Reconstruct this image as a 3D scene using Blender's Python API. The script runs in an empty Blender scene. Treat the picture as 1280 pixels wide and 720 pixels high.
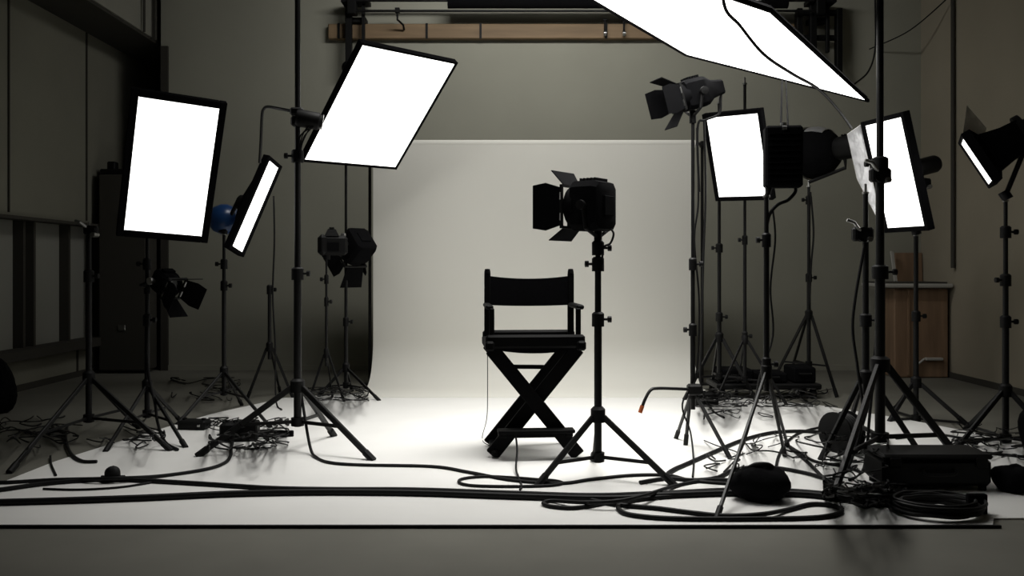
import bpy, math, random
from mathutils import Vector, Matrix, Euler
random.seed(7)
PI = math.pi
C = bpy.context.scene.collection
F, HX, HY, H = 1100.0, 640.0, 335.0, 1.15        # focal length, horizon and eye height of the photograph

def W(px, py, d):                                 # a point of the room seen at (px, py), d metres away
    return Vector(((px-HX)*d/F, d, H+(HY-py)*d/F))
def G(px, py, z=0.0):                             # a point lying on the floor
    d = F*(H-z)/(py-HY)
    return Vector(((px-HX)*d/F, d, z))
V = Vector

# ---------------------------------------------------------------- materials
def mat(name, col, rough=.6, metal=0., spec=.4, noise=0., scale=6., bump=0., stretch=None, emit=None):
    m = bpy.data.materials.new(name); m.use_nodes = True
    nt = m.node_tree; b = nt.nodes['Principled BSDF']
    c = (*col, 1)
    b.inputs['Base Color'].default_value = c
    b.inputs['Roughness'].default_value = rough
    b.inputs['Metallic'].default_value = metal
    b.inputs['Specular IOR Level'].default_value = spec
    if noise or bump:
        tc = nt.nodes.new('ShaderNodeTexCoord'); mp = nt.nodes.new('ShaderNodeMapping')
        nt.links.new(tc.outputs['Object'], mp.inputs['Vector'])
        if stretch: mp.inputs['Scale'].default_value = stretch
        n = nt.nodes.new('ShaderNodeTexNoise'); n.inputs['Scale'].default_value = scale
        n.inputs['Detail'].default_value = 6
        nt.links.new(mp.outputs['Vector'], n.inputs['Vector'])
        if noise:
            r = nt.nodes.new('ShaderNodeValToRGB')
            r.color_ramp.elements[0].position = .3; r.color_ramp.elements[1].position = .7
            r.color_ramp.elements[0].color = (*[x*(1-noise) for x in col], 1)
            r.color_ramp.elements[1].color = (*[min(1, x*(1+noise)) for x in col], 1)
            nt.links.new(n.outputs['Fac'], r.inputs['Fac']); nt.links.new(r.outputs['Color'], b.inputs['Base Color'])
        if bump:
            bn = nt.nodes.new('ShaderNodeBump'); bn.inputs['Strength'].default_value = bump; bn.inputs['Distance'].default_value = .01
            nt.links.new(n.outputs['Fac'], bn.inputs['Height']); nt.links.new(bn.outputs['Normal'], b.inputs['Normal'])
    if emit:
        b.inputs['Emission Color'].default_value = (*emit[0], 1); b.inputs['Emission Strength'].default_value = emit[1]
    return m
M = dict(
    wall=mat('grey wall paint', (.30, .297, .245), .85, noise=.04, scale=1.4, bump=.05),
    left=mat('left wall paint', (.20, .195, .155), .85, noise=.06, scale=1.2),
    right=mat('right wall paint', (.28, .25, .19), .85, noise=.06, scale=1.2),
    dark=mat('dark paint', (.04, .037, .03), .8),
    ceil=mat('ceiling paint', (.05, .05, .046), .9),
    beamside=mat('beam plaster', (.24, .235, .20), .85, noise=.05, scale=2),
    floor=mat('concrete floor', (.155, .151, .128), .7, spec=.2, noise=.10, scale=1.8, bump=.08),
    vinyl=mat('white studio floor', (.78, .775, .75), .55, noise=.02, scale=3),
    paper=mat('seamless paper', (.71, .70, .645), .9, noise=.01, scale=1),
    black=mat('black painted metal', (.004, .004, .004), .55, spec=.18),
    pole=mat('black anodised tube', (.006, .006, .006), .45, spec=.25),
    cloth=mat('black cloth', (.0035, .0035, .004), .95, spec=.05, noise=.2, scale=60),
    rubber=mat('black rubber', (.005, .005, .005), .6, spec=.2),
    steel=mat('bright steel', (.45, .45, .44), .3, metal=1.),
    silver=mat('silver lining', (.75, .75, .76), .38, metal=.8, noise=.15, scale=14, bump=.6),
    wood=mat('timber beam', (.19, .128, .07), .65, noise=.18, scale=2.5, stretch=(.6, 6, 6), bump=.1),
    ply=mat('brown plywood', (.22, .14, .085), .6, noise=.2, scale=3, stretch=(5, 5, .5)),
    blackwood=mat('black stained wood', (.0025, .0025, .0025), .6, spec=.06, noise=.2, scale=8, stretch=(1, 1, 8)),
    blue=mat('blue glossy plastic', (.012, .05, .16), .3, spec=.5),
    glass=mat('dusty window glass', (.26, .26, .23), .6, spec=.2),
    lens=mat('fresnel glass', (.10, .10, .10), .12, spec=.6),
    tray=mat('pale tray top', (.38, .37, .34), .5),
    orange=mat('orange grip', (.35, .08, .02), .5),
    diff=mat('glowing diffuser', (.8, .8, .8), .8, emit=((1, .985, .95), 2.6)),
    big=mat('glowing overhead diffuser', (.8, .8, .8), .8, emit=((1, .985, .95), 4.5)),
)

# ---------------------------------------------------------------- mesh builder
class MB:
    def __init__(s, T=None): s.v = []; s.f = []; s.T = T
    def add(s, vs, fs):
        k = len(s.v)
        for p in vs:
            p = Vector(p); s.v.append(s.T @ p if s.T else p)
        s.f += [tuple(k+i for i in f) for f in fs]; return s
    def box(s, c, sz, R=None, bev=0.0):
        c = Vector(c); x, y, z = [t/2 for t in sz]
        if bev > 0:
            b = min(bev, x*.9, y*.9, z*.9); vs = []; idx = {}
            for sx in (-1, 1):
                for sy in (-1, 1):
                    for sz_ in (-1, 1):
                        for ax in range(3):
                            p = [sx*(x-b), sy*(y-b), sz_*(z-b)]; p[ax] = (sx*x, sy*y, sz_*z)[ax]
                            idx[(sx, sy, sz_, ax)] = len(vs); vs.append(p)
            fs = []
            for sgn in (-1, 1):
                fs.append([idx[(sgn, a, b_, 0)] for a, b_ in ((-1, -1), (1, -1), (1, 1), (-1, 1))])
                fs.append([idx[(a, sgn, b_, 1)] for a, b_ in ((-1, -1), (1, -1), (1, 1), (-1, 1))])
                fs.append([idx[(a, b_, sgn, 2)] for a, b_ in ((-1, -1), (1, -1), (1, 1), (-1, 1))])
            for a in (-1, 1):
                for b_ in (-1, 1):
                    fs.append([idx[(a, b_, -1, 0)], idx[(a, b_, 1, 0)], idx[(a, b_, 1, 1)], idx[(a, b_, -1, 1)]])
                    fs.append([idx[(a, -1, b_, 0)], idx[(a, 1, b_, 0)], idx[(a, 1, b_, 2)], idx[(a, -1, b_, 2)]])
                    fs.append([idx[(-1, a, b_, 1)], idx[(1, a, b_, 1)], idx[(1, a, b_, 2)], idx[(-1, a, b_, 2)]])
                    for e in (-1, 1): fs.append([idx[(a, b_, e, 0)], idx[(a, b_, e, 1)], idx[(a, b_, e, 2)]])
        else:
            vs = [(sx*x, sy*y, sz_*z) for sx in (-1, 1) for sy in (-1, 1) for sz_ in (-1, 1)]
            fs = [(0, 1, 3, 2), (4, 6, 7, 5), (0, 4, 5, 1), (2, 3, 7, 6), (0, 2, 6, 4), (1, 5, 7, 3)]
        vs = [c + (R @ Vector(p) if R else Vector(p)) for p in vs]
        return s.add(vs, fs)
    def bar(s, a, b, w, t, up=(0, 0, 1)):          # rectangular bar between two points
        a, b = Vector(a), Vector(b); d = (b-a); L = d.length; d.normalize()
        u = Vector(up); sx = d.cross(u)
        if sx.length < 1e-4: sx = d.cross(Vector((1, 0, 0)))
        sx.normalize(); sy = sx.cross(d)
        R = Matrix((sx, sy, d)).transposed()
        return s.box((a+b)/2, (w, t, L), R, bev=min(w, t)*.15)
    def tube(s, pts, r, n=10, closed=False):
        pts = [Vector(p) for p in pts]; N = len(pts)
        rr = r if isinstance(r, (list, tuple)) else [r]*N
        vs = []; nrm = None
        for i, p in enumerate(pts):
            if closed: t = pts[(i+1) % N]-pts[i-1]
            else: t = pts[min(i+1, N-1)]-pts[max(i-1, 0)]
            if t.length < 1e-9: t = Vector((0, 0, 1))
            t.normalize()
            if nrm is None:
                nrm = t.cross(Vector((0, 0, 1)))
                if nrm.length < .05: nrm = t.cross(Vector((1, 0, 0)))
            nrm = nrm - t*nrm.dot(t)
            if nrm.length < 1e-6: nrm = t.orthogonal()
            nrm.normalize(); bn = t.cross(nrm)
            for k in range(n):
                a = 2*PI*k/n; vs.append(p + rr[i]*(math.cos(a)*nrm + math.sin(a)*bn))
        fs = []
        for i in range(N if closed else N-1):
            j = (i+1) % N
            for k in range(n):
                fs.append((i*n+k, i*n+(k+1) % n, j*n+(k+1) % n, j*n+k))
        if not closed:
            fs.append(tuple(range(n-1, -1, -1))); fs.append(tuple((N-1)*n+k for k in range(n)))
        return s.add(vs, fs)
    def cyl(s, a, b, r, r2=None, n=16): return s.tube([a, b], [r, r if r2 is None else r2], n)
    def lathe(s, prof, axis='x', n=28, o=(0, 0, 0)):   # prof: (along, radius)
        o = Vector(o); vs = []
        for a, r in prof:
            for k in range(n):
                t = 2*PI*k/n; c_, s_ = r*math.cos(t), r*math.sin(t)
                vs.append(o + Vector({'x': (a, c_, s_), 'y': (c_, a, s_), 'z': (c_, s_, a)}[axis]))
        fs = [(i*n+k, i*n+(k+1) % n, (i+1)*n+(k+1) % n, (i+1)*n+k) for i in range(len(prof)-1) for k in range(n)]
        if prof[0][1] > 1e-6: fs.append(tuple(range(n)))
        if prof[-1][1] > 1e-6: fs.append(tuple((len(prof)-1)*n+k for k in range(n)))
        return s.add(vs, fs)
    def loft(s, rings, cap=True):
        n = len(rings[0]); vs = [p for r in rings for p in r]
        fs = [(i*n+k, i*n+(k+1) % n, (i+1)*n+(k+1) % n, (i+1)*n+k) for i in range(len(rings)-1) for k in range(n)]
        if cap: fs += [tuple(range(n-1, -1, -1)), tuple((len(rings)-1)*n+k for k in range(n))]
        return s.add(vs, fs)
    def plate(s, poly, nrm, t):                     # polygon with thickness t
        o = Vector(nrm).normalized()*t/2; p = [Vector(q) for q in poly]
        return s.loft([[q-o for q in p], [q+o for q in p]])
    def blob(s, c, r, seed=0, amp=.12, n=20, m=12, flat=.0):
        rnd = random.Random(seed); ph = [rnd.uniform(0, 6.28) for _ in range(6)]
        rings = []
        for i in range(m+1):
            th = PI*i/m; ring = []
            for k in range(n):
                a = 2*PI*k/n
                q = 1+amp*(math.sin(3*a+ph[0]+2*th)+.6*math.sin(5*a+ph[1]-3*th)+.5*math.sin(4*th+ph[2]))/2
                sx = math.sin(th)**.7 if math.sin(th) > 0 else 0
                z = math.cos(th)*q
                ring.append(Vector(c)+Vector((r[0]*sx*math.cos(a)*q, r[1]*sx*math.sin(a)*q, r[2]*max(z, -.85))))
            rings.append(ring)
        return s.loft(rings)
    def build(s, name, m, parent=None, smooth=True):
        me = bpy.data.meshes.new(name); me.from_pydata([tuple(p) for p in s.v], [], s.f); me.validate()
        import bmesh
        bm = bmesh.new(); bm.from_mesh(me); bmesh.ops.recalc_face_normals(bm, faces=bm.faces[:]); bm.to_mesh(me); bm.free()
        me.materials.append(M[m] if isinstance(m, str) else m)
        if smooth:
            me.polygons.foreach_set('use_smooth', [True]*len(me.polygons)); me.set_sharp_from_angle(angle=math.radians(35))
        o = bpy.data.objects.new(name, me); C.objects.link(o)
        if parent is not None: o.parent = parent
        return o

def tag(o, label, cat, group=None):
    o['label'] = label; o['category'] = cat
    if group: o['group'] = group
    return o
def thing(name, label, cat, loc=(0, 0, 0), R=None, group=None):
    o = bpy.data.objects.new(name, None); C.objects.link(o); o.empty_display_size = .1
    mw = Matrix.Translation(Vector(loc)) @ (R.to_4x4() if R else Matrix.Identity(4))
    o.matrix_world = mw; o['mwi'] = 0; del o['mwi']
    o.rotation_mode = 'QUATERNION'
    o.location, o.rotation_quaternion, _ = mw.decompose()
    tag(o, label, cat, group)
    return o, mw.inverted()
def struct(name, mb, m, parent=None):
    o = mb.build(name, m, parent, smooth=False)
    if parent is None: o['kind'] = 'structure'
    return o
def spline(pts, n=8, closed=False):
    pts = [Vector(p) for p in pts]; N = len(pts); out = []
    rng = range(N) if closed else range(N-1)
    for i in rng:
        if closed: p0, p1, p2, p3 = pts[i-1], pts[i], pts[(i+1) % N], pts[(i+2) % N]
        else: p0, p1, p2, p3 = pts[max(i-1, 0)], pts[i], pts[i+1], pts[min(i+2, N-1)]
        for k in range(n):
            t = k/n
            out.append(.5*((2*p1)+(p2-p0)*t+(2*p0-5*p1+4*p2-p3)*t*t+(3*p1-p0-3*p2+p3)*t**3))
    if not closed: out.append(pts[-1])
    return out

# ---------------------------------------------------------------- the room
XL, XR, YB, ZC = -4.6, 4.6, 9.9, 4.7
struct('floor', MB().box((0, 5.5, -.05), (11, 16, .1)), 'floor')
struct('ceiling', MB().box((0, 5.5, ZC+.05), (11, 16, .1)), 'ceil')
DX = -3.95                                         # edge of the dark passage in the far left corner
struct('wall_back', MB().box(((DX+XR+.3)/2, YB+.1, ZC/2), (XR+.3-DX, .2, ZC)), 'wall')
pw = MB().box(((XL+DX)/2, YB+1.55, ZC/2), (DX-XL+.4, .1, ZC)).box((DX+.05, YB+.85, ZC/2), (.1, 1.3, ZC))
struct('wall_passage', pw, 'dark')
WZ0, WZ1 = .36, 1.60
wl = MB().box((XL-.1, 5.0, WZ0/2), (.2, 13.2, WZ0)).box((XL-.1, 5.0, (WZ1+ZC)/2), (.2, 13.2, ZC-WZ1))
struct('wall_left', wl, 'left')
struct('wall_right', MB().box((XR+.1, 4.0, ZC/2), (.2, 12.0, ZC)), 'right')
w1 = bpy.data.objects.new('window_1', None); C.objects.link(w1); w1['kind'] = 'structure'
w1.location = (XL, 5, WZ0)
def loc(mb, o): mb.T = Matrix.Translation(-Vector(o.location)); return mb
struct('pane', loc(MB(), w1).box((XL-.12, 5, (WZ0+WZ1)/2), (.02, 13.2, WZ1-WZ0)), 'glass', w1)
for y in (2.2, 3.4, 4.6, 5.8, 7.0, 8.32, 8.50, 9.17, 9.85):
    struct('window_post', loc(MB(), w1).box((XL-.06, y, (WZ0+WZ1)/2), (.1, .038, WZ1-WZ0)), 'dark', w1)
struct('window_ledge', loc(MB(), w1).box((XL+.02, 5, WZ1+.012), (.16, 13.1, .03)), 'dark', w1)
struct('window_sill', loc(MB(), w1).box((XL+.03, 5, WZ0-.01), (.2, 13.1, .09)), 'dark', w1)
for i, y in enumerate((6.3, 8.03, 9.5)):
    struct(f'trim_{i+1}', MB().box((XL+.008, y, (WZ1+ZC)/2+.02), (.016, .016, ZC-WZ1-.08)), 'dark')
struct('trim_4', MB().box((XL+.008, 9.3, (WZ0-.06)/2), (.016, .02, WZ0-.06)), 'dark')
struct('baseboard_left', MB().box((XL+.01, 5, .03), (.02, 13, .06)), 'dark')
struct('baseboard_right', MB().box((XR-.01, 4.5, .03), (.02, 10.7, .06)), 'dark')
struct('baseboard_back', MB().box(((DX+XR)/2, YB-.01, .03), (XR-DX-.06, .02, .06)), 'wall')
# bulkhead beam along the left wall: dark underside, plastered flank
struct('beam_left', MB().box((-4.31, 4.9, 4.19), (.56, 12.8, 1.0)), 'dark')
struct('trim_5', MB().box((-4.02, 4.4, 4.2), (.02, 10.8, .96)), 'beamside')
struct('trim_6', MB().box((DX+.05, YB-.02, 1.82), (.08, .03, 3.64)), 'dark')
# white studio floor sheet, its outline rounded at the far corners
sheet = [(-2.75, 3.90), (2.13, 3.90), (2.2, 4.02), (4.0, 4.02), (3.7, 4.9), (3.3, 5.9), (2.95, 6.7), (2.55, 7.35), (2.0, 7.75), (1.3, 7.95),
         (-1.5, 8.0), (-2.0, 7.75), (-2.35, 6.9), (-2.55, 6.0), (-2.70, 5.2)]
o = MB().plate([(x, y, .004) for x, y in sheet], (0, 0, 1), .008).build('floor_sheet', 'vinyl', smooth=False)
tag(o, 'white studio floor sheet covering the concrete in front of the backdrop', 'floor sheet')
o = MB().box((-.30, 3.889, .007), (4.92, .014, .014)).build('edge_strip', 'rubber')
tag(o, 'thin black edging strip along the front of the white floor', 'edging')

# conduits
def simple(name, mb, m, label, cat, group=None): return tag(mb.build(name, m), label, cat, group)
simple('conduit', MB().tube([(XR-.03, 9.12, ZC), (XR-.03, 9.12, 1.15)], .022).box((XR-.03, 9.12, 4.1), (.06, .12, .14), bev=.01), 'dark',
       'brown vertical conduit pipe running down the right wall', 'pipe')
simple('conduit', MB().tube([(-3.965, 9.78, ZC), (-3.965, 9.78, 3.68)], .018).tube([(-3.97, 9.5, ZC), (-3.97, 9.5, 3.70)], .014), 'dark',
       'pair of short dark conduit pipes on the beam flank, top left', 'pipe')

# ---------------------------------------------------------------- seamless backdrop, its bar and end stands
prof = [(8.62, 2.36), (8.62, .45)] + [(8.62-.42*(1-math.cos(a)), .45-.42*math.sin(a)-.0) for a in [PI/2*k/10 for k in range(1, 11)]]
prof = [(y, max(z, .012)) for y, z in prof] + [(7.75, .012)]
bx0, bx1 = -1.36, 1.78
bp, bi = thing('paper_backdrop', 'wide pale grey seamless paper backdrop hanging down and curving onto the floor', 'backdrop', (0.2, 8.62, 0))
mb = MB(bi)
rings = [[V((bx0, y, z)), V((bx1, y, z)), V((bx1, y+(.004 if z > .4 else 0), z-.004)), V((bx0, y+(.004 if z > .4 else 0), z-.004))] for y, z in prof]
mb.loft(rings).build('paper', 'paper', bp)
MB(bi).cyl((bx0-.02, 8.66, 2.37), (bx1+.02, 8.66, 2.37), .04).build('paper_roll', 'paper', bp)
MB(bi).cyl((bx0-.06, 8.66, 2.37), (bx1+.12, 8.66, 2.37), .016).build('core_tube', 'pole', bp)
for x in (bx0-.045, bx1+.10):
    ep = MB(bi).cyl((x, 8.70, .02), (x, 8.70, 2.40), .015).lathe([(0, .0), (0, .09), (.012, .09), (.02, .02)], 'z', 18, (x, 8.70, 0)).build('end_pole', 'pole', bp)
    MB(bi).box((x, 8.68, 2.37), (.05, .08, .06), bev=.008).build('hook', 'black', ep)

# timber beam with rails on the back wall
tb, ti = thing('timber_rail', 'long brown timber beam fixed high across the back wall', 'beam', (0, YB-.05, 3.7))
MB(ti).box((.55, YB-.05, 3.79), (5.2, .09, .165), bev=.008).build('beam_plank', 'wood', tb)
for x in (-1.93, -.95, -.35, 1.05): MB(ti).box((x, YB-.1, 3.79), (.025, .012, .17)).build('strap', 'black', tb)
rr, ri = thing('roller_rig', 'black backdrop roller with two thin rails above the timber beam', 'backdrop roller', (0.4, YB-.3, 4.0))
MB(ri).cyl((-.70, YB-.32, 4.03), (3.0, YB-.32, 4.03), .055).build('roller', 'cloth', rr)
MB(ri).cyl((-1.8, YB-.3, 4.07), (3.3, YB-.3, 4.07), .016).build('rail', 'pole', rr)
MB(ri).cyl((-1.75, YB-.3, 3.955), (3.3, YB-.3, 3.955), .013).build('rail', 'pole', rr)
for x in (-1.80, 3.32):
    b = MB(ri).box((x, YB-.19, 3.72), (.07, .07, .8), bev=.005).box((x+.16, YB-.19, 3.80), (.035, .05, .55), bev=.005).box((x+.08, YB-.19, 4.08), (.3, .2, .05), bev=.005)
    b.box((x+.08, YB-.08, 3.9), (.2, .15, .05)).box((x+.05, YB-.26, 4.0), (.1, .12, .16), bev=.01)
    b.build('end_bracket', 'black', rr)
MB(ri).tube([(-1.25, YB-.3, 3.95), (-1.25, YB-.3, 3.86), (-1.2, YB-.2, 3.83), (-1.2, YB-.12, 3.8)], .012).box((-1.25, YB-.3, 3.96), (.05, .05, .05)).build('hook', 'black', rr)
mb = MB(ri)
for x in (3.18, 3.62): mb.box((x, YB-.14, 3.66), (.06, .1, .72), bev=.005)
for z in (3.98, 3.34, 3.7): mb.box((3.4, YB-.14, z), (.44, .08, .05), bev=.005)
mb.build('wall_frame', 'black', rr)
for k, x in enumerate((1.03, 1.24)):
    p = thing('scene_clamp', ('left' if k == 0 else 'right') + ' one of two small steel clamps gripping the timber beam', 'clamp', (x, YB-.12, 3.8), None, 'clamps on the timber beam')
    MB().tube([(0, .0, .1), (0, -.035, .1), (0, -.04, -.02), (0, -.01, -.05), (0, .02, -.03)], .011).build('hook', 'black', p[0])
    MB().lathe([(-.015, .0), (-.015, .028), (.015, .028), (.015, 0)], 'x', 14, (0, -.03, -.05)).build('roller_wheel', 'steel', p[0])
    MB().box((0, -.02, .1), (.05, .05, .02), bev=.004).build('plate', 'black', p[0])

# ---------------------------------------------------------------- light stands
def stand(label, px, d, top, apex, feet, brace=None, r=.016, collars=(), topbits=True, low=None, name='light_stand', lean=0):
    base = V(((px-HX)*d/F, d, 0))
    t, inv = thing(name, label, 'light stand', base, None, 'tripod light stands')
    zt = top
    low = low if low is not None else (brace-.03 if brace else apex-.12)
    cs = sorted(collars)
    segs = [low]+[c for c in cs if c > apex+.05]+[zt]
    rad = r
    MB().cyl((0, 0, segs[0]), (0, 0, segs[1]), rad, n=14).build('pole', 'pole', t)
    for i in range(1, len(segs)-1):
        rad *= .84
        MB().cyl((0, 0, segs[i]-.02), (0, 0, segs[i+1]), rad, n=14).build('riser', 'pole', t)
    for i, c in enumerate(cs):
        co = MB().lathe([(-.04, r*1.15), (-.04, r*1.6), (.03, r*1.6), (.04, r*1.1)], 'z', 14, (0, 0, c)).build('collar', 'black', t)
        sgn = 1 if i % 2 == 0 else -1
        MB().cyl((0, 0, c), (sgn*r*2.6, -.01, c), .007, n=8).lathe([(r*2.4*sgn, .006), (r*2.5*sgn, .018), (sgn*(r*2.4+.022), .018), (sgn*(r*2.4+.024), .004)], 'x', 10, (0, -.01, c)).build('knob', 'black', co)
    MB().lathe([(-.05, r*1.2), (-.05, r*1.9), (.02, r*1.9), (.035, r*1.2)], 'z', 14, (0, 0, apex)).build('leg_hub', 'black', t)
    if brace: MB().lathe([(-.025, r*1.2), (-.025, r*1.7), (.025, r*1.7), (.025, r*1.2)], 'z', 14, (0, 0, brace)).build('brace_hub', 'black', t)
    for ft in feet:
        if isinstance(ft[0], str):
            a, R_ = math.radians(ft[1]), ft[2]; fp = V((math.cos(a)*R_, math.sin(a)*R_, 0))
        else:
            fp = G(ft[0], ft[1])-base; fp.z = 0
        dirv = fp.normalized(); a0 = dirv*r*1.5+V((0, 0, apex-.02)); a1 = fp+V((0, 0, .010))
        lg = MB().bar(a0, a1, r*.85, r*1.5).build('leg', 'pole', t)
        e = (a1-a0).normalized()
        MB().cyl(a1-e*.07, a1+e*.006, r*.95, n=10).build('rubber_foot', 'rubber', lg)
        if brace and brace < apex-.08:
            f_ = (apex-.02-brace)/(apex-.034); q = a0.lerp(a1, f_)
            MB().bar(dirv*r*1.3+V((0, 0, brace)), q, r*.5, r*.9).build('brace', 'pole', t)
    if topbits: MB().cyl((0, 0, zt-.01), (0, 0, zt+.05), .008, n=10).lathe([(0, .02), (.012, .02)], 'z', 12, (0, 0, zt-.012)).build('spigot', 'steel', t)
    return base, zt
def zof(py, d): return H+(HY-py)*d/F

S = {}
S['a0'] = stand('empty black light stand on the far left of the large left panel', 111, 5.75, zof(287, 5.75), zof(470, 5.75), [(213, 565), (12, 592), ('a', 80, .55)], .17, .020, [zof(345, 5.75)])
S['A'] = stand('black light stand holding up the large left light panel', 184, 6.05, 1.62, zof(480, 6.05), [(232, 561), (132, 566), ('a', 85, .5)], .15, .018, [zof(330, 6.05), zof(400, 6.05)])
S['B'] = stand('black light stand below the narrow strip light and blue lamp', 280, 6.9, zof(292, 6.9), zof(463, 6.9), [(222, 532), (338, 536), ('a', 90, .45)], .18, .017, [zof(330, 6.9), zof(357, 6.9)])
S['e2'] = stand('short empty black stand between strip light and tallest pole', 337, 7.7, zof(362, 7.7), zof(432, 7.7), [(309, 500), (366, 498), ('a', 90, .35)], None, .016, [zof(362, 7.7)])
S['T'] = stand('very tall black pole stand rising out of frame, left of centre', 372, 5.5, 3.9, zof(480, 5.5), [(247, 572), (466, 577), ('a', 75, .5)], zof(527, 5.5), .024, [zof(342, 5.5), zof(195, 5.5)])
S['cam'] = stand('thin stand under the still camera', 408, 7.55, zof(322, 7.55), zof(440, 7.55), [(386, 502), (430, 503), ('a', 90, .25)], None, .012, [zof(349, 7.55), zof(377, 7.55)])
S['M'] = stand('black light stand at centre beside the director chair', 747.5, 4.81, zof(302, 4.81), zof(516, 4.81), [(672, 609), (843, 609), ('a', 88, .42)], zof(571, 4.81), .021, [zof(330, 4.81), zof(399, 4.81), zof(310, 4.81)])
S['E'] = stand('stand with a bent side arm under the tilted barn door lamp', 866, 5.6, zof(150, 5.6), zof(488, 5.6), [(857, 558), (912, 574), ('a', 100, .3)], None, .016, [zof(412, 5.6), zof(330, 5.6), zof(490, 5.6)])
S['e3'] = stand('tall bare stand just left of the small right panel', 899, 7.75, zof(128, 7.75), .55, [('a', 200, .35), ('a', 320, .35), ('a', 90, .35)], .2, .020, [zof(310, 7.75), zof(396, 7.75)])
S['G'] = stand('stand with a long front leg under the black box lamp', 958, 4.95, zof(244, 4.95), zof(462, 4.95), [(896, 650), (985, 560), ('a', 60, .45)], None, .016, [zof(300, 4.95), zof(455, 4.95)])
S['H'] = stand('black tripod stand under the round dish lamp', 1011, 8.0, zof(232, 8.0), zof(392, 8.0), [(962, 486), (1046, 497), ('a', 95, .5)], zof(455, 8.0), .018, [zof(250, 8.0), zof(347, 8.0)])
S['I'] = stand('tripod stand in front of the plywood cabinet under the right panel', 1145, 6.6, zof(293, 6.6), zof(476, 6.6), [(1208, 532), (1112, 528), ('a', 90, .4)], zof(523, 6.6), .020, [zof(395, 6.6)])
S['N'] = stand('thickest tall black pole at right rising out of frame', 1100, 4.95, 3.9, .62, [(1206, 585), (1040, 628), ('a', 85, .5)], .2, .028, [zof(340, 4.95), zof(205, 4.95)])
S['n2'] = stand('shorter stand with shiny clamp beside the thickest tall pole', 1082, 5.35, zof(240, 5.35), .5, [('a', 200, .33), ('a', 330, .33), ('a', 90, .35)], None, .022, [zof(294, 5.35), zof(400, 5.35)])
S['J'] = stand('black light stand at the right edge holding the sideways softbox', 1257, 5.75, zof(250, 5.75), zof(486, 5.75), [(1196, 562), (1330, 566), ('a', 90, .5)], zof(547, 5.75), .021, [zof(290, 5.75), zof(350, 5.75), zof(402, 5.75)])

# ---------------------------------------------------------------- softboxes
def softbox(label, c, eul, w, h, depth, rim=.03, mount=None, cord=None, group='glowing light panels', silver=False, ring=.07, body=True, taper=.84):
    R = Euler(eul, 'XYZ').to_matrix()
    t, inv = thing('softbox', label, 'softbox', c, R, group)
    x, z = w/2, h/2
    fr = MB()
    for s in (-1, 1):
        fr.box((s*(x-rim/2), .012, 0), (rim, .06, h), bev=.004)
        fr.box((0, .012, s*(z-rim/2)), (w-2*rim, .06, rim), bev=.004)
    fr.build('frame', 'cloth', t)
    n = 8; vs = []; fs = []
    xi, zi = x-rim*.9, z-rim*.9
    for i in range(n+1):
        for j in range(n+1):
            u, v_ = i/n*2-1, j/n*2-1
            vs.append((u*xi, -.004-.012*(1-u*u)*(1-v_*v_), v_*zi))
    for i in range(n):
        for j in range(n):
            a = i*(n+1)+j; fs.append((a, a+1, a+n+2, a+n+1))
    MB().add(vs, fs).build('diffuser', 'diff', t)
    q = ring
    rect = lambda a, b, y: [(-a, y, -b), (a, y, -b), (a, y, b), (-a, y, b)]
    MB().loft([rect(x-.004, z-.004, .04), rect(x*taper, z*taper, .04+depth*.12), rect(x*.5*taper+q*.4, z*.5*taper+q*.4, .04+depth*.6), rect(q, q, .04+depth)]).build('shell', 'cloth', t)
    y0 = .04+depth
    MB().lathe([(y0-.01, q*1.1), (y0-.01, q*1.35), (y0+.03, q*1.35), (y0+.03, q*.8)], 'y', 20).build('speed_ring', 'black', t)
    if body:
        MB().lathe([(y0+.02, q*.9), (y0+.2, q*.9), (y0+.22, q*.75)], 'y', 20).build('lamp_body', 'black', t)
    if mount is not None:
        m = inv @ Vector(mount); s0 = V((0, y0+.06, 0))
        br = MB().tube([s0, s0.lerp(m, .5), m], .016).build('mount_bracket', 'black', t)
        MB().lathe([(-.03, .02), (-.03, .034), (.03, .034), (.03, .02)], 'z', 12, m).build('clamp', 'black', br)
    return t, inv, R

def top(k): return S[k][0]+V((0, 0, S[k][1]+.03))
softbox('large upright glowing rectangular panel, the leftmost light', W(214.2, 211.5, 5.75), (.413, .071, .482), .575, .985, .30, .045, top('A'))
softbox('narrow glowing strip light tilted on its stand beside the blue lamp', W(318.7, 257.3, 6.8), (.226, .349, 1.267), .20, .79, .07, .030, top('B'), ring=.045, taper=.7, body=False)
cC = W(474.9, 138.5, 7.6)
RC = Euler((.786, -.016, .81), 'XYZ').to_matrix()
hC = cC + RC @ V((0, .40+.04+.06, 0))
S['C'] = stand('tall slim stand carrying the left barn door lamp and the big tilted panel', 432.5, 7.9, hC.z-.12, zof(458, 7.9), [(474, 502), (398, 497), ('a', 90, .3)], .1, .017, [zof(402, 7.9), zof(318, 7.9)])
softbox('big tilted glowing panel high left of the backdrop', cC, (.786, -.016, .81), 1.036, 1.223, .40, .022, top('C'))
cF = W(922.6, 195.5, 7.2)
S['F'] = stand('slender stand directly behind the small right panel', 931, 7.5, zof(104, 7.5), .55, [('a', 210, .35), ('a', 330, .35), ('a', 90, .3)], .2, .015, [zof(300, 7.5), zof(420, 7.5)])
softbox('small upright glowing panel right of the backdrop beside black box lamp', cF, (.367, .029, -.724), .521, .75, .22, .035, V((S['F'][0].x, 7.5, cF.z+.08)))
sI, iI, RI = softbox('glowing panel on the right crossed by the thick pole', W(1119, 217.8, 6.3), (.25, .004, -1.33), .47, .842, .10, .035, top('I'), taper=.62)
f_ = MB()
f_.plate([(-.235, -.02, -.40), (-.235, -.02, .40), (-.27, -.12, .36), (-.27, -.12, .02)], (1, 0, 0), .006)
f_.build('side_flap', 'silver', sI)['label'] = 'crinkled silver side flap'

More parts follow.
